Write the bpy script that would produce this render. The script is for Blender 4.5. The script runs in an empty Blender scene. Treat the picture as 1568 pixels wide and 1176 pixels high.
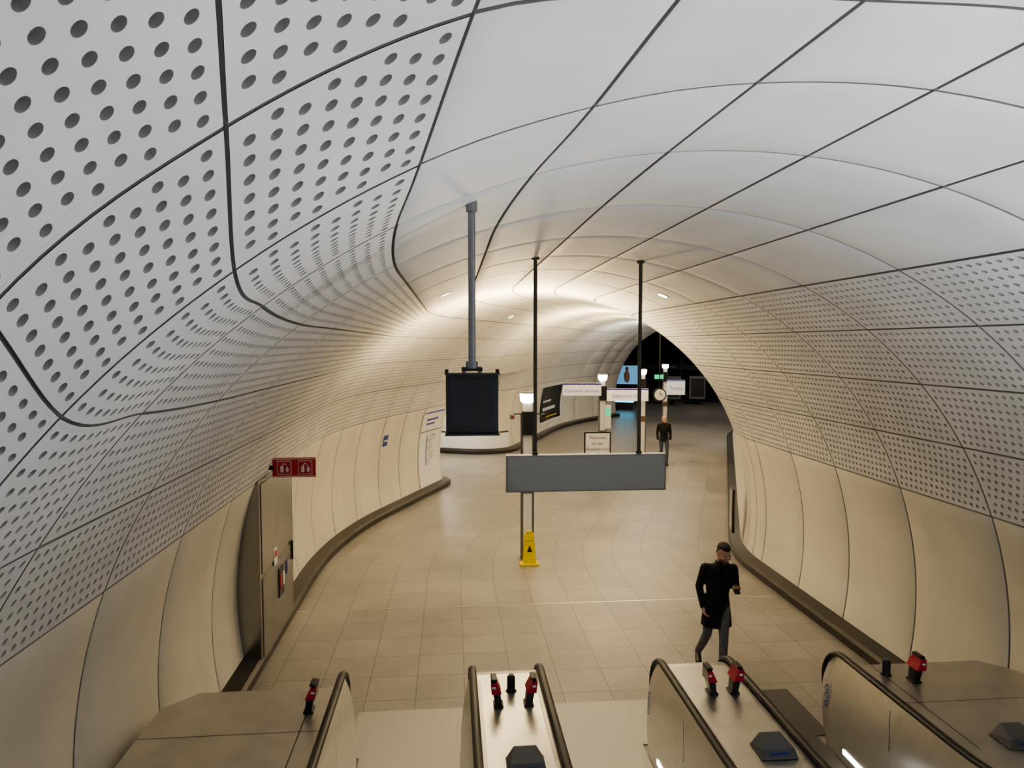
import bpy, math, random
import numpy as np
from mathutils import Vector, Matrix
random.seed(3)
D=bpy.data; C=bpy.context; SC=C.scene
pi=math.pi
try: SC.view_settings.look='AgX - Medium High Contrast'
except Exception as ex: print(ex)

# ------------------------------------------------------------------ materials
def mat(name,col,rough=.5,metal=0.,var=0.,vs=2.,emis=None,es=0.,bump=0.,bs=60.,spec=.5):
    m=D.materials.new(name); m.use_nodes=True; nt=m.node_tree; N=nt.nodes; L=nt.links
    b=N["Principled BSDF"]
    b.inputs["Base Color"].default_value=(*col,1); b.inputs["Roughness"].default_value=rough
    b.inputs["Metallic"].default_value=metal; b.inputs["Specular IOR Level"].default_value=spec
    tc=N.new("ShaderNodeTexCoord")
    if var>0:
        n=N.new("ShaderNodeTexNoise"); n.inputs["Scale"].default_value=vs; n.inputs["Detail"].default_value=5
        L.new(tc.outputs["Object"],n.inputs["Vector"])
        r=N.new("ShaderNodeMapRange"); r.inputs[1].default_value=.3; r.inputs[2].default_value=.7
        r.inputs[3].default_value=1-var; r.inputs[4].default_value=1+var
        L.new(n.outputs["Fac"],r.inputs[0])
        mx=N.new("ShaderNodeVectorMath"); mx.operation='SCALE'; mx.inputs[0].default_value=col
        L.new(r.outputs[0],mx.inputs["Scale"]); L.new(mx.outputs[0],b.inputs["Base Color"])
    if bump>0:
        n2=N.new("ShaderNodeTexNoise"); n2.inputs["Scale"].default_value=bs; n2.inputs["Detail"].default_value=4
        L.new(tc.outputs["Object"],n2.inputs["Vector"])
        bp=N.new("ShaderNodeBump"); bp.inputs["Strength"].default_value=bump; bp.inputs["Distance"].default_value=.01
        L.new(n2.outputs["Fac"],bp.inputs["Height"]); L.new(bp.outputs[0],b.inputs["Normal"])
    if emis:
        b.inputs["Emission Color"].default_value=(*emis,1); b.inputs["Emission Strength"].default_value=es
    return m

M_PANEL=mat("panel_white_grc",(.74,.74,.735),.6,var=.08,vs=1.3,bump=.08,bs=90)
M_WARMLIT=mat("panel_grc_warm_lit",(.73,.70,.62),.48,var=.08,vs=1.0,bump=.06,bs=60)  # same GRC as the white panels, with warm lamplight tinted into the colour
M_HOLE=mat("acoustic_backing",(.24,.24,.24),.9)
M_HW=mat("hole_wall_grc",(.52,.52,.52),.8)
M_SEAM=mat("seam_shadow_gap",(.19,.187,.183),.8)
M_LIP=mat("panel_edge_shaded",(.40,.395,.39),.8)  # panel edges greyed: the open joint's shade is put into the colour
M_KERB=mat("kerb_dark_bronze",(.05,.045,.04),.35,metal=.4,var=.15,vs=3)
M_WHITE=mat("white_enamel",(.82,.83,.84),.35)
M_STEEL=mat("brushed_stainless",(.66,.65,.62),.30,metal=.9,var=.05,vs=6)
M_STEELD=mat("stainless_deck",(.50,.485,.455),.34,metal=.8,var=.08,vs=4)
M_CABS=mat("cabinet_stainless",(.46,.465,.47),.24,metal=1,var=.08,vs=3)
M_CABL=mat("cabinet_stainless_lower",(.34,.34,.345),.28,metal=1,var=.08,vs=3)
M_CABD=mat("cabinet_stainless_dark",(.34,.335,.33),.22,metal=1,var=.06,vs=3)
M_POLE=mat("pole_steel",(.26,.26,.27),.35,metal=.85)
M_DKPOLE=mat("pole_dark",(.09,.085,.08),.4,metal=.6)
M_RUBBER=mat("handrail_rubber",(.010,.010,.011),.4)
M_BLACK=mat("black_plastic",(.014,.014,.016),.4)
M_SCREEN=mat("screen_glass",(.025,.027,.03),.16)
M_GREYSIGN=mat("sign_back_grey",(.42,.43,.435),.45)
M_RED=mat("red_plastic",(.50,.02,.05),.4)
M_REDSIGN=mat("red_sign",(.5,.03,.05),.4)
M_BLUE=mat("blue_sign",(.02,.05,.26),.4)
M_PURPLE=mat("purple_strip",(.12,.07,.42),.4)
M_YEL=mat("yellow_plastic",(.85,.66,.02),.4)
M_GREYBOX=mat("grey_box",(.12,.122,.128),.5)
M_GREYTXT=mat("grey_print",(.35,.35,.36),.6)
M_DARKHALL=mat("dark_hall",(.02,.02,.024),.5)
M_DKGLASS=mat("hall_glazing",(.03,.035,.045),.15)
M_LAMP=mat("lamp_warm",(1,1,1),.5,emis=(1,.87,.66),es=18)
M_DLAMP=mat("downlight_lens",(1,1,1),.5,emis=(1,.92,.8),es=6)
M_LED=mat("led_strip",(1,1,1),.5,emis=(1,.97,.92),es=8)
M_SCRB=mat("screen_blue",(.02,.1,.2),.4,emis=(.12,.32,.5),es=1.0)
M_CYAN=mat("screen_cyan",(.02,.3,.5),.4,emis=(.15,.7,1),es=3)
M_GREEN=mat("exit_green",(.02,.4,.2),.4,emis=(.05,.6,.3),es=1)
M_BLADE=mat("lit_sign_blade",(.85,.85,.84),.4,emis=(1,.97,.92),es=.25)
M_BROWN=mat("bronze_band",(.2,.13,.09),.4,metal=.3)
M_LIPS=mat("lips",(.32,.14,.11),.5)
M_COAT=mat("black_wool",(.009,.009,.011),.85,var=.3,vs=30,bump=.3,bs=200)
M_LAPEL=mat("black_lapel",(.016,.016,.018),.7)
M_JEANG=mat("grey_jeans",(.13,.135,.15),.8,var=.25,vs=18,bump=.3,bs=150)
M_JEANB=mat("blue_jeans",(.06,.07,.10),.8,var=.25,vs=18)
M_SKIN=mat("skin_tan",(.52,.31,.22),.5,var=.05,vs=30)
M_SKIN2=mat("skin_pale",(.56,.38,.30),.5)
M_HAIR=mat("hair_black",(.01,.008,.007),.6,bump=.5,bs=250)
M_HAIRG=mat("hair_grey",(.2,.19,.18),.7)
M_SHOE=mat("shoe_black",(.012,.011,.011),.4)
M_BEARD=mat("beard_stubble",(.14,.08,.058),.8)
M_POSTER=mat("poster_dark",(.03,.03,.035),.3,var=.6,vs=3)

def tilemat(name,c1,c2,mort,tile=.6):
    m=D.materials.new(name); m.use_nodes=True; nt=m.node_tree; N=nt.nodes; L=nt.links
    b=N["Principled BSDF"]; uv=N.new("ShaderNodeUVMap"); uv.uv_map="UVMap"
    br=N.new("ShaderNodeTexBrick"); br.offset=0.0; br.squash=1
    br.inputs["Scale"].default_value=1; br.inputs["Brick Width"].default_value=tile; br.inputs["Row Height"].default_value=tile
    br.inputs["Mortar Size"].default_value=.0055; br.inputs["Mortar Smooth"].default_value=.1; br.inputs["Bias"].default_value=0
    br.inputs["Color1"].default_value=(*c1,1); br.inputs["Color2"].default_value=(*c2,1); br.inputs["Mortar"].default_value=(*mort,1)
    L.new(uv.outputs[0],br.inputs["Vector"])
    n=N.new("ShaderNodeTexNoise"); n.inputs["Scale"].default_value=.7; n.inputs["Detail"].default_value=9; n.inputs["Roughness"].default_value=.7
    L.new(uv.outputs[0],n.inputs["Vector"])
    r=N.new("ShaderNodeMapRange"); r.inputs[1].default_value=.3; r.inputs[2].default_value=.7; r.inputs[3].default_value=.74; r.inputs[4].default_value=1.14
    L.new(n.outputs["Fac"],r.inputs[0])
    mx=N.new("ShaderNodeVectorMath"); mx.operation='SCALE'
    L.new(br.outputs["Color"],mx.inputs[0]); L.new(r.outputs[0],mx.inputs["Scale"]); L.new(mx.outputs[0],b.inputs["Base Color"])
    r2=N.new("ShaderNodeMapRange"); r2.inputs[3].default_value=.20; r2.inputs[4].default_value=.48
    L.new(n.outputs["Fac"],r2.inputs[0]); L.new(r2.outputs[0],b.inputs["Roughness"])
    bp=N.new("ShaderNodeBump"); bp.inputs["Strength"].default_value=.35; bp.inputs["Distance"].default_value=.004; bp.invert=True
    L.new(br.outputs["Fac"],bp.inputs["Height"]); L.new(bp.outputs[0],b.inputs["Normal"])
    return m
M_FLOOR=tilemat("floor_tiles",(.335,.312,.28),(.29,.273,.248),(.165,.15,.135))
def ribmat(name,col,rough,scale=40):
    m=mat(name,col,rough,metal=.6); nt=m.node_tree; N=nt.nodes; L=nt.links
    tc=N.new("ShaderNodeTexCoord"); w=N.new("ShaderNodeTexWave"); w.bands_direction='X'; w.inputs["Scale"].default_value=scale
    L.new(tc.outputs["Object"],w.inputs["Vector"])
    bp=N.new("ShaderNodeBump"); bp.inputs["Strength"].default_value=.5; bp.inputs["Distance"].default_value=.003
    L.new(w.outputs["Fac"],bp.inputs["Height"]); L.new(bp.outputs[0],N["Principled BSDF"].inputs["Normal"])
    return m
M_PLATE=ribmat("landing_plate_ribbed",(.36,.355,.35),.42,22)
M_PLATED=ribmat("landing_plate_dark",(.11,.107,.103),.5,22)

# ------------------------------------------------------------------ mesh builder
class MB:
    def __init__(s): s.v=[];s.f=[];s.m=[];s.s=[];s.n=0
    def add(s,v,f,m=0,sm=False):
        v=np.asarray(v,float).reshape(-1,3)
        f=np.asarray(f,int)+s.n
        s.v.append(v); s.n+=len(v); s.f.extend(f.tolist()); s.m.append(np.full(len(f),m)); s.s.append(np.full(len(f),sm))
    def grid(s,P,m=0,sm=True):
        a,b=P.shape[:2]; idx=np.arange(a*b).reshape(a,b)
        f=np.stack([idx[:-1,:-1],idx[1:,:-1],idx[1:,1:],idx[:-1,1:]],-1).reshape(-1,4)
        s.add(P.reshape(-1,3),f,m,sm)
    def box(s,c,d,m=0,rz=0,M=None):
        x,y,z=[k/2 for k in d]
        v=np.array([[i*x,j*y,k*z] for i in(-1,1) for j in(-1,1) for k in(-1,1)],float)
        if M is not None: v=np.array([list(M@Vector(p)) for p in v])
        if rz:
            c_,s_=math.cos(rz),math.sin(rz); v=np.stack([v[:,0]*c_-v[:,1]*s_,v[:,0]*s_+v[:,1]*c_,v[:,2]],1)
        v=v+np.array(c)
        s.add(v,[[0,1,3,2],[4,6,7,5],[0,4,5,1],[2,3,7,6],[0,2,6,4],[1,5,7,3]],m)
    def tube(s,pts,r,n=14,m=0,cap=True):
        pts=[Vector(p) for p in pts]; R=r if hasattr(r,'__len__') else [r]*len(pts); rings=[]
        for i,p in enumerate(pts):
            t=(pts[min(i+1,len(pts)-1)]-pts[max(i-1,0)]).normalized()
            u=(Vector((0,0,1)) if abs(t.z)<.9 else Vector((0,1,0)))
            a=t.cross(u).normalized(); b=a.cross(t).normalized()
            rings.append([list(p+a*R[i]*math.cos(2*pi*j/n)+b*R[i]*math.sin(2*pi*j/n)) for j in range(n+1)])
        s.grid(np.array(rings),m,True)
        if cap:
            for rg in(rings[0],rings[-1]): s.add(rg[:n],[list(range(n))],m)
    def ell(s,c,r,m=0,n=14,k=9,M=None):
        t=np.linspace(0,2*pi,n+1)[:-1]
        ph=np.linspace(-pi/2,pi/2,k+1)[1:-1]
        v=[[0,0,-r[2]]]+[[r[0]*math.cos(p)*math.cos(a),r[1]*math.cos(p)*math.sin(a),r[2]*math.sin(p)] for p in ph for a in t]+[[0,0,r[2]]]
        v=np.array(v)
        if M is not None: v=np.array([list(M@Vector(p)) for p in v])
        v=v+np.array(c); K=len(ph); q=[];
        for i in range(K-1):
            for j in range(n): q.append([1+i*n+j,1+i*n+(j+1)%n,1+(i+1)*n+(j+1)%n,1+(i+1)*n+j])
        tr=[[0,1+(j+1)%n,1+j] for j in range(n)]+[[1+(K-1)*n+j,1+(K-1)*n+(j+1)%n,1+K*n] for j in range(n)]
        b=s.n; s.add(v,q,m,True); s.f.extend([[a+b for a in t_] for t_ in tr]); s.m.append(np.full(len(tr),m)); s.s.append(np.full(len(tr),True))
    def chain(s,pr,step=.02,m=0):
        for (p0,r0),(p1,r1) in zip(pr[:-1],pr[1:]):
            p0=np.array(p0,float);p1=np.array(p1,float)
            r0=np.array(r0 if hasattr(r0,'__len__') else [r0]*3);r1=np.array(r1 if hasattr(r1,'__len__') else [r1]*3)
            n=max(2,int(np.linalg.norm(p1-p0)/step)+1)
            for t in np.linspace(0,1,n): s.ell(p0*(1-t)+p1*t,r0*(1-t)+r1*t,m,12,8)
    def xform(s,M):
        for i,a in enumerate(s.v):
            s.v[i]=np.array([list(M@Vector(p)) for p in a])
    def build(s,name,mats,parent=None,bevel=0,uv=None):
        me=D.meshes.new(name); V=np.concatenate(s.v)
        me.from_pydata(V.tolist(),[],s.f)
        me.polygons.foreach_set("material_index",np.concatenate(s.m).astype(np.int32))
        me.polygons.foreach_set("use_smooth",np.concatenate(s.s).astype(bool))
        for m in mats: me.materials.append(m)
        if uv is not None:
            l=me.uv_layers.new(name="UVMap"); vi=np.empty(len(me.loops),np.int32); me.loops.foreach_get("vertex_index",vi)
            l.data.foreach_set("uv",np.asarray(uv)[vi].ravel())
        me.update()
        o=D.objects.new(name,me); SC.collection.objects.link(o)
        if bevel:
            b=o.modifiers.new("b",'BEVEL'); b.width=bevel; b.segments=2; b.limit_method='ANGLE'
        if parent: o.parent=parent
        return o
def empty(name,loc=(0,0,0)):
    o=D.objects.new(name,None); o.empty_display_size=.2; o.location=loc; SC.collection.objects.link(o); return o
def kid(o,par):
    C.view_layer.update(); o.parent=par; o.matrix_parent_inverse=Matrix.Translation(-Vector(par.location))
    return o

# ------------------------------------------------------------------ tunnel mapping (straight, bend, straight, bend, straight)
R0=4.35; ZC=1.0; CX=1.55; S0=12.5; RB=9.0; PHI=.384; S1=S0+RB*PHI
S2=33.3; RB2=13.0; PHI2=.36; S3=S2+RB2*PHI2; SE=S3+2.6
_E=S2-S1; X1=CX+RB-RB*math.cos(PHI)+_E*math.sin(PHI); Y1=S0+RB*math.sin(PHI)+_E*math.cos(PHI)
CCX=X1+RB2*math.cos(PHI); CCY=Y1-RB2*math.sin(PHI); PH3=PHI+PHI2
def frame(s):
    s=np.asarray(s,float); ph=np.clip((s-S0)/RB,0,PHI); e=np.clip(s-S1,0,S2-S1)
    cx=np.where(s<S0,CX,CX+RB-RB*np.cos(ph)+e*math.sin(PHI)); cy=np.where(s<S0,s,S0+RB*np.sin(ph)+e*math.cos(PHI))
    p2=PHI+np.clip((s-S2)/RB2,0,PHI2); e2=np.maximum(s-S3,0)
    m=s>S2
    cx=np.where(m,CCX-RB2*np.cos(p2)+e2*math.sin(PH3),cx); cy=np.where(m,CCY+RB2*np.sin(p2)+e2*math.cos(PH3),cy)
    return cx,cy,np.where(m,p2,ph)
def SW(s,w,z):
    s,w,z=np.broadcast_arrays(np.asarray(s,float),np.asarray(w,float),np.asarray(z,float))
    cx,cy,ph=frame(s); return np.stack([cx+w*np.cos(ph),cy-w*np.sin(ph),z],-1)
def smooth_table(X,Y,n=400):
    X=np.array(X,float);Y=np.array(Y,float); m=np.gradient(Y,X); m[0]=m[0]*.5; m[-1]=0
    xs=np.linspace(X[0],X[-1],n); i=np.clip(np.searchsorted(X,xs,side='right')-1,0,len(X)-2); h=X[i+1]-X[i]; t=(xs-X[i])/h
    ys=(2*t**3-3*t**2+1)*Y[i]+(t**3-2*t**2+t)*h*m[i]+(-2*t**3+3*t**2)*Y[i+1]+(t**3-t**2)*h*m[i+1]
    return xs,ys
GT=[74,84.6,95.4,106.2,117,127.7,138.5,149.2,160]
TGX=smooth_table(GT,[0,.02,.13,.36,.49,.47,.39,.2,0]); TGZ=smooth_table(GT,[0,0,.02,.18,.42,.52,.54,.2,0])
FS=[.3,1.2,2.1,2.75,3.75,5.25,6.5]
TFX=smooth_table(FS,[1.75,1.5,1,.62,.28,.02,0]); TFZ=smooth_table(FS,[1.75,1.5,.92,.26,.10,.0,0])
def Mm(s,th,off=0):
    s,th=np.broadcast_arrays(np.asarray(s,float),np.asarray(th,float))
    r=R0-off; t=np.radians(th); w=r*np.cos(t); z=ZC+r*np.sin(t)
    P=SW(s,w,z); P[...,0]+=np.interp(s,*TFX)*np.interp(th,*TGX); P[...,2]+=np.interp(s,*TFZ)*np.interp(th,*TGZ)
    return P
def fillet(sc,rf,sg):
    L1=pi/2*rf
    def f(a,th,off=0,o=None,z=None):
        a,th=np.broadcast_arrays(np.asarray(a,float),np.asarray(th,float)); t=np.radians(th)
        if o is None: o=R0-(R0-off)*np.abs(np.cos(t)); z=ZC+(R0-off)*np.sin(t)
        p=np.clip(a/rf,0,pi/2); e=np.maximum(a-L1,0)
        return SW(sc+sg*(rf+o)*np.sin(p),-R0-rf+(rf+o)*np.cos(p)-e,z)
    return f
def quadlen(M,a0,a1,b0,b1):
    am,bm=(a0+a1)/2,(b0+b1)/2
    return np.linalg.norm(M(a1,bm)-M(a0,bm))/(a1-a0), np.linalg.norm(M(am,b1)-M(am,b0))/abs(b1-b0)
def lip(mb,M,A0,A1,B0,B1,na,nb,m,dep=-.032):
    m=4
    for P in ((np.linspace(A0,A1,na+1),B0),(np.linspace(A0,A1,na+1),B1)):
        mb.grid(np.stack([M(P[0],P[1],-.003),M(P[0],P[1],dep)],1),m,False)
    for P in ((A0,np.linspace(B0,B1,nb+1)),(A1,np.linspace(B0,B1,nb+1))):
        mb.grid(np.stack([M(P[0],P[1],-.003),M(P[0],P[1],dep)],1),m,False)
GAP=.011
def backing(mb,M,a0,a1,b0,b1,na,nb,m=2):
    A,B=np.meshgrid(np.linspace(a0,a1,na+1),np.linspace(b0,b1,nb+1),indexing='ij'); mb.grid(M(A,B,-.031),m,True)
def solid(mb,M,a0,a1,b0,b1,na=6,nb=6,m=0):
    kA,kB=quadlen(M,a0,a1,b0,b1); ga,gb=GAP/kA,GAP/kB
    A0,A1,B0,B1=a0+ga,a1-ga,b0+gb,b1-gb
    e=.006
    aa=np.concatenate([[A0],np.linspace(A0+e/kA,A1-e/kA,na+1),[A1]]); bb=np.concatenate([[B0],np.linspace(B0+e/kB,B1-e/kB,nb+1),[B1]])
    A,B=np.meshgrid(aa,bb,indexing='ij'); P=M(A,B,0); Q=M(A,B,-.004)
    P[0]=Q[0];P[-1]=Q[-1];P[:,0]=Q[:,0];P[:,-1]=Q[:,-1]
    mb.grid(P,m,True); lip(mb,M,A0,A1,B0,B1,na,nb,m); backing(mb,M,a0,a1,b0,b1,na,nb)
def perf(mb,M,a0,a1,b0,b1,K=8,m=0,pitch=.092,r=.022):
    kA,kB=quadlen(M,a0,a1,b0,b1); ga,gb=GAP/kA,GAP/kB
    A0,A1,B0,B1=a0+ga,a1-ga,b0+gb,b1-gb
    lip(mb,M,A0,A1,B0,B1,8,8,m); backing(mb,M,a0,a1,b0,b1,8,8)
    mg=.02; a_,A_=A0+mg/kA,A1-mg/kA; b_,B_=B0+mg/kB,B1-mg/kB
    nA=max(3,round((A_-a_)*kA/pitch)); nB=max(3,round((B_-b_)*kB/pitch)); pa=(A_-a_)/nA; pb=(B_-b_)/nB
    la=np.linspace(a_,A_,nA+1); lb=np.linspace(b_,B_,nB+1)
    ea=np.concatenate([[A0],la,[A1]])
    for p,q in((B0,b_),(B_,B1)):
        A,B=np.meshgrid(ea,[p,q],indexing='ij'); mb.grid(M(A,B,0),m,False)
    for p,q in((A0,a_),(A_,A1)):
        A,B=np.meshgrid([p,q],lb,indexing='ij'); mb.grid(M(A,B,0),m,False)
    ca=[];cb=[]
    for j in range(nB):
        o=j%2; i=np.arange(nA-o); ca.append(a_+(i+.5+.5*o)*pa); cb.append(np.full(nA-o,b_+(j+.5)*pb))
        if o:
            for p,q in((a_,a_+pa/2),(A_-pa/2,A_)):
                A,B=np.meshgrid([p,q],[b_+j*pb,b_+(j+1)*pb],indexing='ij'); mb.grid(M(A,B,0),m,False)
    ca=np.concatenate(ca)[:,None]; cb=np.concatenate(cb)[:,None]; n=len(ca)
    t=2*pi*np.arange(K)/K; cx=np.cos(t);cy=np.sin(t); mxx=np.maximum(abs(cx),abs(cy))
    Ao=ca+cx/mxx*.5*pa; Bo=cb+cy/mxx*.5*pb; Ah=ca+cx*r/kA; Bh=cb+cy*r/kB
    V=np.concatenate([M(Ao,Bo,0),M(Ah,Bh,0),M(Ah,Bh,-.026)],1).reshape(-1,3)
    base=(np.arange(n)*3*K)[:,None]; k=np.arange(K); k2=(k+1)%K
    f1=np.stack([base+k,base+k2,base+K+k2,base+K+k],-1).reshape(-1,4)
    f2=np.stack([base+K+k,base+K+k2,base+2*K+k2,base+2*K+k],-1).reshape(-1,4)
    f3=base+2*K+k
    n0=mb.n; mb.add(V,f1,m); mb.f.extend((f2+n0).tolist()); mb.m.append(np.full(len(f2),5)); mb.s.append(np.full(len(f2),False))
    mb.f.extend((f3+n0).tolist()); mb.m.append(np.full(len(f3),3)); mb.s.append(np.full(len(f3),False))

RINGS=[-2.4,-1.0,.1,1.2,2.1,2.75,3.75,5.25,6.75,8.25,9.75,11.1,12.5,13.364,14.228,15.092,S1,17.1,18.3,19.8,21.3,22.8,24.3,25.8,27.3,28.8,30.3,31.8,S2,S2+RB2*PHI2/3,S2+RB2*PHI2*2/3,S3,S3+1.3,SE]
TH=[20+140/13*i for i in range(14)]
ceil=MB(); wl=MB(); wr=MB()
for s0,s1 in zip(RINGS[:-1],RINGS[1:]):
    K=16 if s1<4 else 8
    GAP=.0085 if s1<4 else .011
    for i in range(13):
        mb=wr if i<4 else (ceil if i<9 else wl)
        if i==12 and 19.7<s0<27.2: continue
        if i<4 or i>=9:
            far=s0>36 or (i<4 and s0>17) or s0<-.95
            if far: solid(mb,Mm,s0,s1,TH[i],TH[i+1],2,2)
            else: perf(mb,Mm,s0,s1,TH[i],TH[i+1],K)
        else: solid(mb,Mm,s0,s1,TH[i],TH[i+1],8,6)
    solid(wr,Mm,s0,s1,-13,20,4,16,1)
    if not(19.7<s0<27.2): solid(wl,Mm,s0,s1,160,193,4,16,1)
NF=fillet(19.8,.55,1); FF=fillet(27.3,1.35,-1)
for F,L1 in((NF,pi/2*.55),(FF,pi/2*1.35)):
    cuts=[0,L1/2,L1,L1+1.4,L1+2.8,L1+4.2]
    for a0,a1 in zip(cuts[:-1],cuts[1:]):
        perf(wl,F,a0,a1,TH[12],160,8)
        solid(wl,F,a0,a1,160,193,8,16,1)
wl.grid(SW(np.array([[19.8,19.8],[27.3,27.3]]),-9.2,np.array([[0,3.3],[0,3.3]])),1,False)
MS=[M_PANEL,M_WARMLIT,M_SEAM,M_HOLE,M_LIP,M_HW]
ceil.grid(SW(np.array([[19.5,19.5],[27.6,27.6]]),np.array([[-3.74,-9.3],[-3.74,-9.3]]),3.232),0,False)
ceil.build("ceiling",MS); wl.build("wall_left",MS); wr.build("wall_right",MS)

# kerbs
KO=np.array([.05,.31,.32,.28,.06]); KZ=np.array([0,0,.12,.16,.2])
def kerbgrid(mb,F,A):
    rows=[]
    for a in A: rows.append([F(a,o,z) for o,z in zip(KO,KZ)])
    mb.grid(np.array(rows).reshape(len(A),5,3),0,False)
kb=MB(); kerbgrid(kb,lambda a,o,z:SW(a,R0-o,z),np.linspace(4,SE,90)); kb.build("baseboard_right",[M_KERB])
kb=MB(); kerbgrid(kb,lambda a,o,z:SW(a,-R0+o,z),np.linspace(4,19.8,40)); kerbgrid(kb,lambda a,o,z:SW(a,-R0+o,z),np.linspace(27.3,SE,30))
for F in(NF,FF): kerbgrid(kb,lambda a,o,z:F(a,180,o=np.array(o),z=np.array(z)),np.linspace(0,5.5,26))
kb.build("baseboard_left",[M_KERB])
db=MB()
for m,cs in((0,((.16,.2),(.15,.8))),(1,((.16,.8),(.15,.84),(.05,.85)))):
    rows=[[FF(a,180,o=np.array(o),z=np.array(z)) for o,z in cs] for a in np.linspace(.5,6,30)]
    db.grid(np.array(rows).reshape(30,len(cs),3),m,False)
db.build("trim_1",[M_WHITE,M_KERB])

# ------------------------------------------------------------------ floor
fl=MB(); uv=[]
S=np.linspace(-2.4,SE,130); W=np.linspace(-4.4,4.4,12); A,B=np.meshgrid(S,W,indexing='ij'); fl.grid(SW(A,B,0),0,False); uv+=np.stack([A+.12,B+.2],-1).reshape(-1,2).tolist()
A,B=np.meshgrid([17.,29.],[-9.4,-4.4],indexing='ij'); fl.grid(SW(A,B,0),0,False); uv+=np.stack([A+.12,B+.2],-1).reshape(-1,2).tolist()
A,B=np.meshgrid([SE,SE+21],[-14,14.],indexing='ij'); fl.grid(SW(A,B,0),0,False); uv+=np.stack([A+.12,B+.2],-1).reshape(-1,2).tolist()
fl.build("floor",[M_FLOOR],uv=uv)
ej=MB(); A,B=np.meshgrid([11.22,11.25],np.linspace(-4.03,4.03,4),indexing='ij'); ej.grid(SW(A,B,.003),0,False); ej.build("trim_2",[M_STEEL])

# dark hall beyond
hl=MB()
def swbox(mb,s0,s1,w0,w1,z0,z1,m=0):
    v=np.array([SW(s,w,z) for s in(s0,s1) for w in(w0,w1) for z in(z0,z1)])
    mb.add(v,[[0,1,3,2],[4,6,7,5],[0,4,5,1],[2,3,7,6],[0,2,6,4],[1,5,7,3]],m)
H=SE+21
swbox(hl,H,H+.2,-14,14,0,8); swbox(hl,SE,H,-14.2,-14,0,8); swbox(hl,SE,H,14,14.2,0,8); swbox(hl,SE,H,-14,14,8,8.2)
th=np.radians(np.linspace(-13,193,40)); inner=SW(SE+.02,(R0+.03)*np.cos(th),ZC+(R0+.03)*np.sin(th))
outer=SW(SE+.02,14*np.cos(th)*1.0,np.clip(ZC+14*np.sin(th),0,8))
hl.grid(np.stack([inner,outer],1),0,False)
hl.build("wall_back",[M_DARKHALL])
sd=MB(); s=SE+13
for w in np.arange(-13.5,13.6,1.5): swbox(sd,s,s+.12,w-.06,w+.06,0,3.2,0)
swbox(sd,s-.02,s+.16,-13.8,13.8,2.35,2.75,0); swbox(sd,s+.05,s+.07,-13.8,13.8,0,2.4,1)
for w in np.arange(-12.7,13,3.0): swbox(sd,s-.03,s,w-.3,w+.3,2.48,2.62,2)
sd.build("platform_screen_doors",[M_GREYBOX,M_DKGLASS,M_GREYTXT])

# ------------------------------------------------------------------ escalators
YI=4.5
def railcurve():
    p=[]
    for y in np.linspace(-1.0,YI-.6,8): p.append((y,1+(YI-y)*.577))
    for t in np.linspace(0,1,8)[1:]:
        a=(YI-.6,1+.6*.577);b=(YI,1.0);c=(YI+.7,1.0)
        p.append(((1-t)**2*a[0]+2*t*(1-t)*b[0]+t*t*c[0],(1-t)**2*a[1]+2*t*(1-t)*b[1]+t*t*c[1]))
    p.append((6.0,1.0)); p.append((6.5,1.0))
    for a in np.linspace(90,-90,15): p.append((6.85+.34*math.cos(math.radians(a)),.66+.34*math.sin(math.radians(a))))
    return p
RC=railcurve(); YC=YI+.7
def side(mb,x0,sg):
    rows=[];
    for (y,z) in RC:
        yb=min(y,6.9); zb=max(0,z-1.0) if y<YC else 0
        row=[]
        for t,ox in((0,0),(.12,.045),(.3,.085),(.6,.115),(1,.125)):
            row.append([x0+sg*ox,y*(1-t)+yb*t,(z-.015)*(1-t)+zb*t])
        rows.append(row)
    mb.grid(np.array(rows),0,True)
    a=[[x0+sg*.128,y,z] for y in(YC,6.6) for z in(.10,.15)]
    mb.add(a,[[0,1,3,2]],2)
    mb.add([[x0+sg*.1,y,z] for y,z in((5.9,.45),(5.91,.45),(5.91,.93),(5.9,.93))],[[0,1,2,3]],1)
def rail(mb,x0):
    n=12; rings=[]
    P=[Vector((x0,y,z)) for y,z in RC]
    for i,p in enumerate(P):
        t=(P[min(i+1,len(P)-1)]-P[max(i-1,0)]).normalized(); a=Vector((1,0,0)); b=a.cross(t).normalized()
        rings.append([list(p+a*.04*math.cos(2*pi*j/n)+b*.027*math.sin(2*pi*j/n)) for j in range(n+1)])
    mb.grid(np.array(rings),1,True)
def deck(mb,x0,x1,m=0,lower=.035):
    rows=[[[x0,y,z-lower],[x1,y,z-lower]] for y,z in RC]+[[[x0,6.85,0],[x1,6.85,0]]]
    mb.grid(np.array(rows),m,False)
MM=[M_STEEL,M_RUBBER,M_LED,M_STEELD,M_WARMLIT]
for x0,x1 in((.2,.89),(2.16,2.89)):
    b=MB(); side(b,x0,-1); side(b,x1,1); rail(b,x0); rail(b,x1); deck(b,x0+.01,x1-.01)
    for x in(x0+.06,x1-.06): b.box((x,5.95,.968),(.035,1.5,.008),3)
    b.build("escalator_balustrade",MM)
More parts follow.
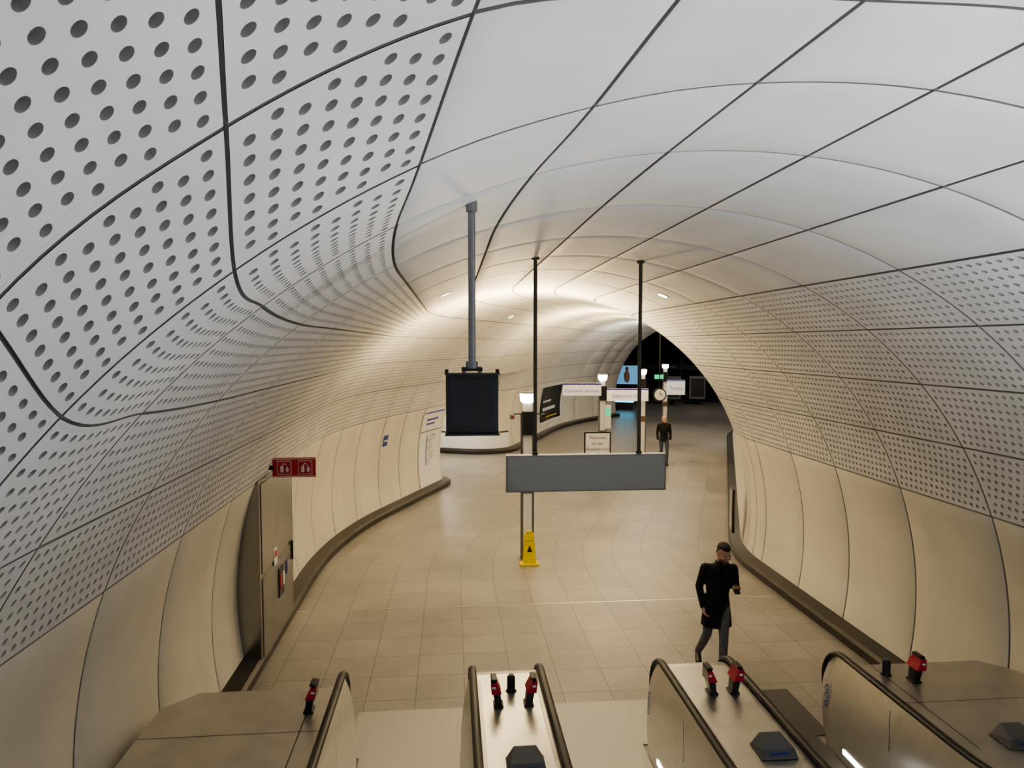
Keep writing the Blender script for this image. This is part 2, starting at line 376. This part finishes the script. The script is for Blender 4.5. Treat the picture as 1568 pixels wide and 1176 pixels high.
def sidedeck(x0,sg,wall):
    b=MB(); side(b,x0,-sg); rail(b,x0)
    zt=.965; xs=[x0+sg*.03,wall]
    P=[[xs[0],6.72,zt],[wall-sg*.25,6.72,zt],[wall,6.45,zt],[wall,YC,zt],[xs[0],YC,zt]]
    b.add(P,[[0,1,2,3,4]],3)
    for (y0,z0),(y1,z1) in zip(RC[:-1],RC[1:]):
        if y1<=YC+.001 and y0<y1: b.add([[xs[0],y0,z0-.035],[wall,y0,z0-.035],[wall,y1,z1-.035],[xs[0],y1,z1-.035]],[[0,1,2,3]],3)
    Q=[[p[0],p[1],0] for p in P]
    b.add(P+Q,[[0,1,6,5],[1,2,7,6],[2,3,8,7]],3)
    rows=[[[x0,y,z-.035],[x0+sg*.04,y,z-.035]] for y,z in RC]; b.grid(np.array(rows),0,False)
    b.add([[x0+sg*.04,6.72,0],[x0+sg*.04,7.15,0],[x0+sg*.04,7.15,.9],[x0+sg*.04,6.72,.965]],[[0,1,2,3]],0)
    for y in(5.95,): b.add([[min(xs),y,zt+.001],[max(xs),y,zt+.001],[max(xs),y+.008,zt+.001],[min(xs),y+.008,zt+.001]],[[0,1,2,3]],1)
    b.add([[xs[0]+sg*.18,YC,zt+.001],[xs[0]+sg*.19,YC,zt+.001],[xs[0]+sg*.19,6.7,zt+.001],[xs[0]+sg*.18,6.7,zt+.001]],[[0,1,2,3]],1)
    b.build("escalator_balustrade",MM)
sidedeck(-1.1,-1,-2.66); sidedeck(4.11,1,5.76)
for k,(x0,x1) in enumerate(((-1.1,.2),(.89,2.16),(2.89,4.11))):
    b=MB(); a0,a1=x0+.13,x1-.13
    b.box(((a0+a1)/2,6.0,.004),(a1-a0,2.2,.008),0)
    y=4.9
    for i in range(14):
        zt=.05+max(0,i)*.205; b.box(((a0+a1)/2,y-.2,zt/2+.0),(a1-a0,.4,zt),1); b.box(((a0+a1)/2,y-.01,zt-.02),(a1-a0,.02,.04),2); y-=.37
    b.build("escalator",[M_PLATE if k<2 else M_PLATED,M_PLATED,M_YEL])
lp=MB()
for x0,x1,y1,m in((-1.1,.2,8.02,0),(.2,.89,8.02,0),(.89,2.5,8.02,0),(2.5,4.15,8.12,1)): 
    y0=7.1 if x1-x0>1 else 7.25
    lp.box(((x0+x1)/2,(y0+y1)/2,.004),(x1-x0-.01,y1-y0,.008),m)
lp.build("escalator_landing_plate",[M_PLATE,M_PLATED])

def ringsticker(mb,c,r,nrm,m):
    n=20; a=Vector(nrm).normalized(); u=Vector((0,1,0)); v=a.cross(u).normalized()
    rows=[[list(Vector(c)+ (u*math.cos(2*pi*j/n)+v*math.sin(2*pi*j/n))*q) for q in(r,r*.6)] for j in range(n+1)]
    mb.grid(np.array(rows),m,False)
for x0 in(2.16,4.11):
    b=MB()
    for i in range(3): ringsticker(b,(x0-.108-.004*i,6.95,.62-.085*i),.035,(-1,0,.12),0)
    b.build("safety_sticker",[M_BLUE])

def stop_post(x,y,z,sg):
    b=MB()
    b.box((0,0,.01),(.09,.12,.02),0)
    v=[[-.03,-.05,.02],[.03,-.05,.02],[.03,.05,.02],[-.03,.05,.02],[-.035+sg*.02,-.06,.15],[.035+sg*.02,-.06,.15],[.035+sg*.02,.06,.15],[-.035+sg*.02,.06,.15]]
    b.add(v,[[0,1,2,3],[4,5,6,7],[0,1,5,4],[1,2,6,5],[2,3,7,6],[3,0,4,7]],0)
    v=[[-.045+sg*.02,-.085,.14],[.045+sg*.02,-.085,.14],[.045+sg*.02,.085,.14],[-.045+sg*.02,.085,.14],[-.02+sg*.05,-.07,.24],[.03+sg*.05,-.07,.24],[.03+sg*.05,.07,.26],[-.02+sg*.05,.07,.26]]
    F=[[0,1,2,3],[4,5,6,7],[0,1,5,4],[1,2,6,5],[2,3,7,6],[3,0,4,7]]
    side_=3 if sg<0 else 5
    b.add(v,[f for i,f in enumerate(F) if i not in(2,side_)],0); b.add(v,[F[2],F[side_]],1)
    b.box((sg*.045,-.078,.2),(.035,.008,.02),2)
    b.box((sg*.04,0,.262),(.05,.13,.02),0)
    o=b.build("emergency_stop_post",[M_BLACK,M_RED,M_WHITE],bevel=.004); o.location=(x,y,z); return o
for x,y,sg in((-1.3,6.3,1),(.42,6.25,-1),(.70,6.25,1),(2.47,6.3,-1),(2.68,6.3,1),(4.55,6.35,1)): stop_post(x,y,.966,sg)
def bollard(x,y,z):
    b=MB(); b.tube([(0,0,0),(0,0,.02),(0,0,.14),(0,0,.15)],[.055,.04,.04,.03],m=0); b.tube([(0,0,.15),(0,0,.165)],.025,m=1)
    o=b.build("deck_sensor_post",[M_BLACK,M_GREYBOX]); o.location=(x,y,z)
bollard(.56,6.5,.966); bollard(4.36,6.5,.966)
def wedge(x,y,z):
    b=MB(); v=[[-.15,-.14,0],[.15,-.14,0],[.15,.1,0],[-.15,.1,0],[-.13,-.11,.07],[.13,-.11,.07],[.09,.07,.11],[-.09,.07,.11]]
    b.add(v,[[0,1,2,3],[4,5,6,7],[0,1,5,4],[1,2,6,5],[2,3,7,6],[3,0,4,7]],0)
    b.add([[-.08,-.134,.03],[.08,-.134,.03],[.08,-.127,.045],[-.08,-.127,.045]],[[0,1,2,3]],1)
    o=b.build("deck_sign_wedge",[M_GREYBOX,M_BLUE],bevel=.005); o.location=(x,y,z)
wedge(.575,5.32,.972); wedge(2.62,5.34,.972); wedge(4.72,5.3,.972)

# ------------------------------------------------------------------ hanging monitor and sign
def hanging_tv():
    x,y=.12,4.0; P=Mm(y,np.linspace(80,135,120)); zt=float(np.interp(x,P[:,0][::-1],P[:,2][::-1])); e=empty("hanging_monitor",(x,y,3.95))
    b=MB()
    b.tube([(x,y,4.16),(x,y,zt+.02)],.021,m=1); b.tube([(x,y,zt-.05),(x,y,zt+.03)],.032,m=1)
    b.tube([(x,y,4.16),(x,y,4.2)],.035,m=1)
    b.box((x,y,4.155),(.12,.05,.02),0)
    for dx in(-.045,.045): b.tube([(x+dx,y-.01,4.11),(x+dx,y-.01,4.17)],.012,m=1)
    b.box((x,y,3.955),(.30,.055,.345),0); b.box((x,y-.029,3.965),(.255,.006,.27),2)
    b.box((x,y-.02,4.13),(.315,.08,.010),0); b.box((x,y-.02,3.782),(.312,.07,.012),0)
    b.box((x-.145,y,4.14),(.02,.06,.03),0); b.box((x+.145,y,4.14),(.02,.06,.03),0)
    kid(b.build("monitor_body",[M_BLACK,M_POLE,M_SCREEN],bevel=.004),e)
hanging_tv()
def hanging_sign():
    y=8.25; e=empty("hanging_direction_sign",(1.62,y,2.75)); b=MB()
    b.box((1.62,y,2.75),(1.93,.11,.42),0)
    b.box((1.62,y,2.965),(1.95,.125,.012),2); b.box((1.62,y,2.535),(1.95,.125,.012),2)
    for x in(.66-.005,2.58+.005): b.box((x,y,2.75),(.012,.125,.43),2)
    for x in(1.0,2.27):
        zt=ZC+math.sqrt(R0**2-(x-CX)**2)
        b.tube([(x,y,2.96),(x,y,zt+.02)],.023,m=1); b.tube([(x,y,zt-.03),(x,y,zt+.01)],.045,m=1); b.tube([(x,y,2.96),(x,y,3.0)],.035,m=1)
    kid(b.build("sign_box",[M_GREYSIGN,M_DKPOLE,M_POLE],bevel=.004),e)
hanging_sign()

def text(s,size,loc,rz,m,par=None,align='CENTER',name="lettering",rx=pi/2):
    cu=D.curves.new(name,'FONT'); cu.body=s; cu.size=size; cu.align_x=align; cu.align_y='CENTER'; cu.materials.append(m)
    o=D.objects.new(name,cu); SC.collection.objects.link(o); o.location=loc; o.rotation_euler=(rx,0,rz)
    if par: kid(o,par)
    return o

# ------------------------------------------------------------------ totems
def light(name,kind,loc,energy,col,par=None,size=.2,spot=None,up=False,blend=.6,rot=None):
    l=D.lights.new(name,kind); l.energy=energy; l.color=col
    if kind=='AREA': l.size=size; l.shape='DISK'
    elif kind=='SPOT': l.spot_size=math.radians(spot); l.spot_blend=blend; l.shadow_soft_size=size
    else: l.shadow_soft_size=size
    o=D.objects.new(name,l); SC.collection.objects.link(o); o.location=loc
    if up: o.rotation_euler=(pi,0,0)
    if rot: o.rotation_euler=rot
    if par: kid(o,par)
    return o
WARM=(1,.76,.43); COOL=(.90,.94,1.0)
def totem(x,y,h=3.36,power=120,col=WARM):
    e=empty("wayfinding_totem",(x,y,0)); b=MB()
    b.box((x,y,.015),(.36,.3,.03),1)
    for dx in(-.11,.11): b.tube([(x+dx,y,.02),(x+dx,y,h-.42)],.028,m=1)
    b.box((x,y,(h-.4)/2),(.17,.10,h-.44),0)
    b.box((x,y-.056,1.45),(.2,.02,.22),2)
    b.box((x,y-.02,h-.62),(.22,.22,.46),3)
    b.tube([(x,y,h-.4),(x,y,h-.2)],.09,m=0)
    b.tube([(x,y,h-.22),(x,y,h-.18),(x,y,h-.04)],[.1,.14,.15],m=4)
    b.tube([(x,y,h-.035),(x,y,h-.01)],.155,m=1)
    kid(b.build("totem_body",[M_WHITE,M_POLE,M_BROWN,M_BLACK,M_LAMP],bevel=.004),e)
    light("uplight",'AREA',(x,y,h+.02),power,col,e,size=.26,up=True)
    return e
t1=totem(1.5,13.65,power=420)
b=MB()
b.box((1.30,13.6,2.92),(.16,.02,.02),0); b.box((1.19,13.57,2.87),(.08,.12,.09),1); b.box((1.19,13.505,2.87),(.04,.01,.04),2)
b.box((1.70,13.6,2.92),(.16,.02,.02),0); b.box((1.80,13.57,2.88),(.07,.12,.08),0)
kid(b.build("camera_arms",[M_BLACK,M_POLE,M_RED],bevel=.003),t1)
t2=totem(4.78,21.7,power=340); t3=totem(7.25,25.9,power=250); t4=totem(10.1,32.2,power=260,col=(1,.90,.75))
def wsign(par,cx,cy,z0,z1,wd,txt):
    b=MB(); rz=-math.radians(8)
    b.box((cx,cy,(z0+z1)/2),(wd,.08,z1-z0),0,rz); b.box((cx,cy-.003,z1-.03),(wd+.01,.085,.05),1,rz)
    kid(b.build("sign_blade",[M_BLADE,M_PURPLE]),par)
    text(txt,(z1-z0)*.36,(cx-.01,cy-.05,(z0+z1)/2-.05),rz,M_PURPLE,par)
wsign(t2,4.1,21.6,2.68,3.07,1.2,"Customer services")
wsign(t3,6.55,25.75,2.15,2.62,1.7,"Eastbound  lift")
wsign(t4,10.55,32.0,1.9,2.6,.85,"Trains")
b=MB(); b.box((9.75,32.05,2.75),(.42,.06,.2),0); kid(b.build("exit_sign",[M_GREEN]),t4)
b=MB(); b.box((4.93,21.6,2.0),(.2,.06,.75),0); b.box((4.93,21.565,2.15),(.16,.01,.25),1); kid(b.build("notice",[M_WHITE,M_GREEN]),t2)
e=empty("platform_clock",(8.37,27.4,2.3)); b=MB(); b.tube([(8.37,27.36,2.25),(8.37,27.46,2.25)],.27,24,0); b.tube([(8.37,27.34,2.25),(8.37,27.37,2.25)],.22,24,1)
b.box((8.37,27.33,2.32),(.02,.01,.16),0); b.box((8.42,27.33,2.25),(.12,.01,.02),0); b.tube([(8.37,27.42,2.5),(8.37,27.42,5.2)],.02,m=0)
kid(b.build("clock_body",[M_BLACK,M_WHITE]),e)

e=empty("welcome_board",(4.3,20.2,0)); b=MB(); x,y=4.3,20.2
b.box((x,y,.02),(.6,.4,.04),0)
b.tube([(x,y,.03),(x,y,1.0)],.03,m=0)
b.box((x,y-.02,1.35),(.8,.05,.7),0); b.box((x,y-.05,1.35),(.72,.01,.62),1)
kid(b.build("board",[M_BLACK,M_WHITE],bevel=.01),e)
for i,s in enumerate(("Welcome","to the","Elizabeth line")): text(s,.13,(x,y-.058,1.53-i*.17),0,M_BLACK,e)

e=empty("wet_floor_sign",(1.5,13.3,0)); b=MB(); x,y=1.5,13.3
b.box((x,y,.02),(.38,.26,.04),0)
def plate(sg):
    return [[x-.12,y+sg*.10,.03],[x+.12,y+sg*.10,.03],[x+.085,y+sg*.02,.62],[x-.085,y+sg*.02,.62],[x-.12,y+sg*.085,.03],[x+.12,y+sg*.085,.03],[x+.085,y+sg*.005,.62],[x-.085,y+sg*.005,.62]]
for sg in(-1,1): b.add(plate(sg),[[0,1,2,3],[4,5,6,7],[0,1,5,4],[1,2,6,5],[2,3,7,6],[3,0,4,7]],0)
b.box((x,y,.64),(.1,.05,.05),0)
b.add([[x-.05,y-.075,.27],[x+.05,y-.075,.27],[x,y-.062,.40]],[[0,1,2]],1)
kid(b.build("a_frame",[M_YEL,M_BLACK],bevel=.006),e)
text("CAUTION",.035,(x,y-.062,.48),0,M_BLACK,e)

# ------------------------------------------------------------------ left wall fittings
e=empty("fire_point_cabinet",(-2.6,10.15,0)); b=MB()
b.box((-2.72,10.15,1.27),(.44,1.9,2.5),0)
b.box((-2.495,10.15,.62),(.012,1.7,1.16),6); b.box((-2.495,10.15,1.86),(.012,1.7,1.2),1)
b.box((-2.485,9.95,1.3),(.012,.16,.24),2); b.box((-2.482,9.95,1.34),(.01,.14,.1),4)
b.box((-2.485,10.25,.85),(.02,.28,.42),5); b.box((-2.475,10.18,.86),(.02,.09,.2),4); b.box((-2.475,10.34,.86),(.02,.08,.2),2)
b.box((-2.485,10.6,.95),(.012,.1,.2),3)
b.box((-2.48,10.95,1.1),(.03,.03,.3),5)
kid(b.build("cabinet_body",[M_CABD,M_CABS,M_WHITE,M_BLUE,M_REDSIGN,M_BLACK,M_CABL],bevel=.006),e)
e=empty("fire_equipment_sign",(-2.15,9.75,2.6)); b=MB()
b.box((-2.16,9.75,2.6),(.58,.03,.27),0)
b.box((-2.16,9.732,2.72),(.56,.006,.008),1); b.box((-2.16,9.732,2.48),(.56,.006,.008),1)
for cx in(-2.29,-2.01):
    b.box((cx,9.732,2.6),(.19,.006,.19),1); b.box((cx,9.727,2.6),(.175,.006,.175),0)
    b.tube([(cx-.03,9.722,2.54),(cx-.03,9.722,2.62)],.022,8,1); b.tube([(cx-.03,9.722,2.62),(cx-.005,9.722,2.66),(cx+.03,9.722,2.64)],.007,6,1)
    b.tube([(cx+.04,9.722,2.54),(cx+.055,9.722,2.58),(cx+.045,9.722,2.63),(cx+.03,9.722,2.56)],.012,8,1)
b.box((-2.49,9.75,2.6),(.12,.05,.06),2)
kid(b.build("sign_plate",[M_REDSIGN,M_WHITE,M_BLACK]),e)
def wpatch(b,s0,s1,z0,z1,off,m,n=3):
    A,B=np.meshgrid(np.linspace(s0,s1,n),np.linspace(z0,z1,n+2),indexing='ij'); TT=180-np.degrees(np.arcsin((B-ZC)/R0)); b.grid(Mm(A,TT,off),m,n>4)
b=MB(); wpatch(b,18.32,19.78,.2,2.42,.012,0,10)
wpatch(b,18.32,19.78,1.78,1.80,.02,3); wpatch(b,18.36,19.74,2.32,2.36,.02,1); wpatch(b,18.6,19.4,2.1,2.16,.02,1); wpatch(b,18.6,19.2,1.98,2.03,.02,1)
random.seed(5)
for i in range(26):
    z=1.66-i*.035; l=random.uniform(.1,.5); s=18.75+random.uniform(0,.3); wpatch(b,s,s+l,z,z+.014,.02,2)
wpatch(b,18.80,18.84,.8,1.66,.02,1)
b.build("route_map_poster",[M_WHITE,M_PURPLE,M_GREYTXT,M_KERB])
b=MB(); wpatch(b,16.05,16.3,1.72,2.0,.012,0,6); wpatch(b,16.08,16.27,1.84,1.88,.02,1); b.build("wall_notice",[M_BLUE,M_WHITE])
b=MB(); wpatch(b,31.6,35.0,.5,2.35,.012,0,12); wpatch(b,31.75,34.85,.6,2.25,.022,1,12)
wpatch(b,32.2,34.2,1.1,1.25,.04,0); wpatch(b,32.2,33.6,1.5,1.6,.04,0); wpatch(b,32.2,34.4,.75,.8,.04,2); b.build("advert_poster",[M_WHITE,M_POSTER,M_YEL])
b=MB(); p=SW(15.2,4.08,0); b.box((p[0],p[1],.85),(.05,.5,.9),0,rz=-.3); b.box((p[0]-.03,p[1],.85),(.015,.42,.8),1,rz=-.3); b.build("wall_cabinet",[M_KERB,M_STEELD],bevel=.005)

# hall things
b=MB(); b.box((11.3,44.2,2.3),(1.4,.1,1.2),0,rz=-.3); b.tube([(11.3,44.2,2.9),(11.3,44.2,7.9)],.04,m=1); b.ell((11.3,44.1,2.2),(.2,.05,.4),2); b.ell((11.3,44.1,2.7),(.12,.05,.14),2)
b.build("advert_screen",[M_SCRB,M_BLACK,M_SKIN])
b=MB(); b.box((11.2,44.5,.75),(1.3,.1,.5),0,rz=-.3); b.box((11.2,44.55,.25),(1.2,.3,.5),1,rz=-.3); b.build("information_screen",[M_CYAN,M_BLACK])
for px in(15.6,17.4):
    b=MB(); b.box((px,48,1.2),(1.1,.06,1.6),0,rz=-.38); b.box((px,47.95,1.2),(.9,.06,1.3),1,rz=-.38); b.box((px,48,.2),(.2,.2,.4),2); b.build("poster_stand",[M_GREYTXT,M_POSTER,M_BLACK])
light("hall_fill",'AREA',tuple(SW(SE+6,0,7.6)),160,(1,.9,.8),None,size=1.5)  # unseen fill light, added so the hall is not a black void

# ------------------------------------------------------------------ ceiling downlights
def downlight(s,th,power):
    P=Mm(s,th,0); Q=Mm(s,th,.05); n=(Vector(Q)-Vector(P)).normalized(); e=empty("ceiling_downlight",tuple(P)); b=MB()
    b.tube([Vector(P)-n*.01,Vector(P)+n*.012],.10,20,0); b.tube([Vector(P)+n*.012,Vector(P)+n*.016],.075,20,1)
    kid(b.build("downlight_trim",[M_WHITE,M_DLAMP]),e)
    l=light("downlight_lamp",'SPOT',tuple(Vector(P)+n*.05),power,(1,.84,.62),e,size=.07,spot=130,blend=.8)
for s,pw in((10.3,115),(18.4,150)):
    for th in(68,112): downlight(s,th,pw)
for w in(-6.0,):
    p=SW(23.5,w,3.2); e=empty("passage_fill_fitting",tuple(p)); b=MB(); b.tube([Vector(p)+Vector((0,0,.03)),Vector(p)-Vector((0,0,.01))],.12,20,0); kid(b.build("trim",[M_LAMP]),e)  # fitting and lamp added to light the side passage
    light("passage_fill",'AREA',(p[0],p[1],3.15),120,(1,.9,.75),e,size=.6)
for x in(.545,2.525):
    for y in(1.3,2.9):
        z=.965+(YI-y)*.577
        e=empty("escalator_uplight",(x,y,z)); b=MB(); b.tube([(x,y,z-.02),(x,y,z+.03),(x,y,z+.10)],[.09,.06,.12],16,0); b.tube([(x,y,z+.10),(x,y,z+.105)],.105,16,1)
        kid(b.build("uplight_bowl",[M_BLACK,M_LED]),e)
        light("uplight_lamp",'AREA',(x,y,z+.13),{.545:10,2.525:46}[x],COOL,e,size=.2,up=True)

# ------------------------------------------------------------------ people
def remesh(mb,name,voxel,it,mats,mf,par):
    me0=mb.build(name+"_src",[])
    r=me0.modifiers.new("r",'REMESH'); r.mode='VOXEL'; r.voxel_size=voxel
    s=me0.modifiers.new("s",'SMOOTH'); s.factor=.5; s.iterations=it
    dg=C.evaluated_depsgraph_get(); me=D.meshes.new_from_object(me0.evaluated_get(dg)); D.objects.remove(me0)
    me.materials.clear()
    for m in mats: me.materials.append(m)
    for p in me.polygons: p.use_smooth=True; p.material_index=mf(p.center,p.normal) if mf else 0
    me.name=name; o=D.objects.new(name,me); SC.collection.objects.link(o); o.parent=par; return o
def head(par,c,yaw,pitch,skin,hair,beard,bald=False):
    M=Matrix.Translation(c)@Matrix.Rotation(yaw,4,'Z')@Matrix.Rotation(pitch,4,'X')@Matrix.Scale(1.09,4); Mi=M.inverted()
    b=MB()
    b.ell((0,.012,.035),(.074,.092,.08)); b.ell((0,-.02,-.02),(.061,.07,.085)); b.ell((0,-.035,-.075),(.042,.048,.036)); b.ell((0,-.062,-.098),(.022,.02,.017))
    b.chain([((0,-.085,.01),.009),((0,-.103,-.03),.013)],.006); b.ell((.012,-.092,-.034),(.009,.01,.008)); b.ell((-.012,-.092,-.034),(.009,.01,.008))
    for x in(-1,1):
        b.ell((x*.074,.012,-.012),(.009,.02,.032)); b.ell((x*.03,-.078,.024),(.022,.012,.008)); b.ell((x*.042,-.06,-.03),(.02,.02,.02))
    b.ell((0,-.086,-.06),(.024,.009,.005)); b.ell((0,-.084,-.07),(.02,.009,.006))
    b.chain([((0,.025,-.06),.056),((0,.035,-.16),.058)],.02)
    b.xform(M)
    def mf(p,n):
        q=Mi@p
        if abs(q.z+.065)<.009 and abs(q.x)<.024 and q.y<-.07: return 2
        if beard and q.z<-.042 and q.z>-.115 and q.y<.0 and not(abs(q.x)<.018 and q.z>-.054): return 1
        return 0
    remesh(b,"head",.006,3,[skin,M_BEARD,M_LIPS],mf,par)
    b=MB()
    if bald: b.ell((0,.03,.02),(.080,.085,.06)); 
    else:
        b.ell((0,.035,.058),(.0785,.082,.066)); b.ell((0,.045,.0),(.077,.062,.07)); b.ell((0,.004,.086),(.064,.080,.040))
    b.xform(M); remesh(b,"hair",.006,2,[hair],None,par)
    b=MB()
    for x in(-1,1):
        b.ell((x*.029,-.079,.005),(.013,.007,.006),0); b.ell((x*.029,-.085,.004),(.006,.003,.006),1); b.box((x*.03,-.09,.026),(.032,.006,.006),1)
    b.xform(M); b.build("eyes",[M_WHITE,M_HAIR],par)
def hand(par,w,d,nrm,skin,curl=.5,sz=1.0,thumb=1):
    d=Vector(d).normalized(); nrm=Vector(nrm).normalized(); l=nrm.cross(d).normalized(); nrm=d.cross(l)
    def T(a,b_,c): return list(Vector(w)+(d*a+l*b_+nrm*c)*sz)
    b=MB(); b.chain([(T(-.02,0,0),.026),(T(.03,0,0),.03)],.01)
    for y in(-.026,-.009,.009,.026): b.chain([(T(.02,y*.8,0),.015),(T(.085,y*1.15,0),.0125)],.008)
    for y,L in((-.031,.075),(-.011,.085),(.011,.08),(.031,.062)):
        a=0; p=(.085,0); pts=[(T(p[0],y,p[1]),.0105)]
        for k,f in enumerate((.45,.3,.25)):
            a+=curl*(.9 if k==0 else 1.1); p=(p[0]+L*f*math.cos(a),p[1]+L*f*math.sin(a)); pts.append((T(p[0],y,p[1]),.0095-.0012*k))
        b.chain(pts,.006)
    t=thumb; b.chain([(T(.015,t*.03,.005),.015),(T(.05,t*.052,.02),.012),(T(.078,t*.05,.036),.0105),(T(.1,t*.04,.045),.009)],.006)
    remesh(b,"hand",.0045,2,[skin],None,par)
def shoe(b,an,yaw,m=0,lift=0):
    c,s=math.cos(yaw),math.sin(yaw)
    def T(x,y,z): return (an[0]+x*c-y*s,an[1]+x*s+y*c,z+an[2]-.08)
    b.chain([(T(0,.05,.045+lift),(.04,.045,.045)),(T(0,-.06,.04+lift*.4),(.044,.05,.04)),(T(0,-.15,.032),(.045,.05,.03))],.02)
def mid(a,c,t): return tuple(np.array(a)*(1-t)+np.array(c)*t)
def person(name,loc,rz,J,coat,legm,skin,hairm,hem,flare,beard,bald=False,hp=.3,hy=0,phone=False):
    e=empty(name,loc); e.rotation_euler=(0,0,rz)
    pe=J['pelvis'];ch=J['chest'];nk=J['neck'];hd=J['head']
    b=MB()
    b.chain([((pe[0],pe[1],hem+.03),(.185+flare,.14+flare,.03)),((pe[0],pe[1],.85),(.17+flare*.5,.128,.05)),(mid(pe,ch,.35),(.150,.115,.06)),(ch,(.182,.128,.08)),(mid(ch,nk,.5),(.165,.108,.06)),(mid(ch,nk,.78),(.105,.085,.05)),(nk,(.068,.068,.04))],.025)
    for s in('L','R'):
        sh,el,wr_=J['sh'+s],J['el'+s],J['wr'+s]
        b.chain([(mid(ch,nk,.85),.055),(mid(nk,sh,.55)[:2]+(sh[2]+.005,),.062),(sh,.068),(mid(sh,el,.5),.06),(el,.053),(mid(el,wr_,.5),.049),(wr_,.042)],.025)
    remesh(b,"coat",.012,5,[coat],None,e)
    b=MB()
    for s in('L','R'):
        hp_,kn,an=J['hp'+s],J['kn'+s],J['an'+s]
        b.chain([(hp_,.09),(mid(hp_,kn,.5),.078),(kn,.062),(mid(kn,an,.4),.058),(an[:2]+(an[2]+.03,),.048)],.025)
    b.ell((pe[0],pe[1],pe[2]-.02),(.15,.1,.09))
    remesh(b,"trousers",.012,4,[legm],None,e)
    b=MB(); n=20; rows=[]
    for j in range(n+1):
        a=2*pi*j/n; rows.append([[nk[0]+math.cos(a)*r_,nk[1]+math.sin(a)*r_,nk[2]+z_-.02*(-math.sin(a)>.6)] for r_,z_ in((.075,-.04),(.068,.02),(.076,.028),(.105,-.03))])
    b.grid(np.array(rows),0,True)
    cy=ch[1]-.135
    for sg in(-1,1):
        b.add([[nk[0]+sg*.05,nk[1]-.075,nk[2]-.02],[nk[0]+sg*.09,nk[1]-.07,nk[2]-.07],[ch[0]+sg*.085,cy+.003,ch[2]+.04],[ch[0]+.005,cy-.012,ch[2]-.10],[ch[0]+sg*.02,cy-.006,ch[2]+.02]],[[0,1,2,3,4]],1)
    b.build("collar",[coat,M_LAPEL],e)
    for s in('L','R'):
        b=MB(); shoe(b,J['an'+s],J.get('ft'+s,0),lift=J.get('li'+s,0)); remesh(b,"shoe",.008,2,[M_SHOE],None,e)
        hand(e,J['wr'+s],J['hd'+s],J['hn'+s],skin,J.get('cu'+s,.4),thumb=J.get('th'+s,1))
    head(e,hd,hy,hp,skin,hairm,beard,bald)
    if phone:
        b=MB(); Mx=Matrix.Rotation(math.radians(-50),3,'X'); b.box(J['phone'],(.072,.011,.145),0,M=Mx); b.build("phone",[M_BLACK],e,bevel=.003)
    return e
J1=dict(pelvis=(0,.0,.93),chest=(.02,-.02,1.26),neck=(.045,-.05,1.465),head=(.06,-.105,1.60),
 shR=(-.155,.0,1.375),elR=(-.215,.07,1.11),wrR=(-.185,-.04,.88),hdR=(.15,-.45,-1),hnR=(1,0,0),cuR=.5,
 shL=(.20,-.01,1.375),elL=(.25,.02,1.12),wrL=(.19,-.22,1.16),hdL=(-.25,-1,.3),hnL=(-.2,.3,1),cuL=.6,thL=1,
 hpR=(-.085,0,.9),knR=(-.11,.02,.5),anR=(-.17,.28,.11),ftR=-.15,liR=.06,hpL=(.085,0,.9),knL=(.06,-.16,.5),anL=(.04,-.20,.08),ftL=.08,phone=(.165,-.325,1.215))
person("man_with_phone",(3.45,8.68,0),math.radians(-8),J1,M_COAT,M_JEANG,M_SKIN,M_HAIR,.60,.025,True,hp=.32,hy=.2,phone=True)
J2=dict(pelvis=(0,0,.95),chest=(0,-.02,1.28),neck=(0,-.03,1.48),head=(0,-.05,1.62),
 shR=(-.18,0,1.39),elR=(-.23,.06,1.14),wrR=(-.22,-.04,.9),hdR=(0,-.2,-1),hnR=(1,0,0),
 shL=(.18,0,1.39),elL=(.23,.04,1.14),wrL=(.22,-.07,.9),hdL=(0,-.2,-1),hnL=(-1,0,0),thL=-1,
 hpR=(-.09,0,.92),knR=(-.09,-.02,.5),anR=(-.08,.22,.1),liR=.05,hpL=(.09,0,.92),knL=(.09,-.17,.5),anL=(.08,-.22,.08))
person("walking_man",(7.57,24.2,0),math.radians(-10),J2,M_COAT,M_JEANB,M_SKIN2,M_HAIRG,.82,-.01,False,bald=True,hp=.1)

# ------------------------------------------------------------------ world + camera
w=D.worlds.new("World"); SC.world=w; w.use_nodes=True; bg=w.node_tree.nodes["Background"]; bg.inputs[0].default_value=(.82,.88,1,1); bg.inputs[1].default_value=.28
cam=D.cameras.new("Camera"); co=D.objects.new("Camera",cam); SC.collection.objects.link(co); SC.camera=co
cam.lens=24.5; cam.sensor_width=36; cam.clip_start=.05; cam.clip_end=200
co.location=(0,0,4.3); co.rotation_euler=(math.radians(90-3.3),0,math.radians(-5))
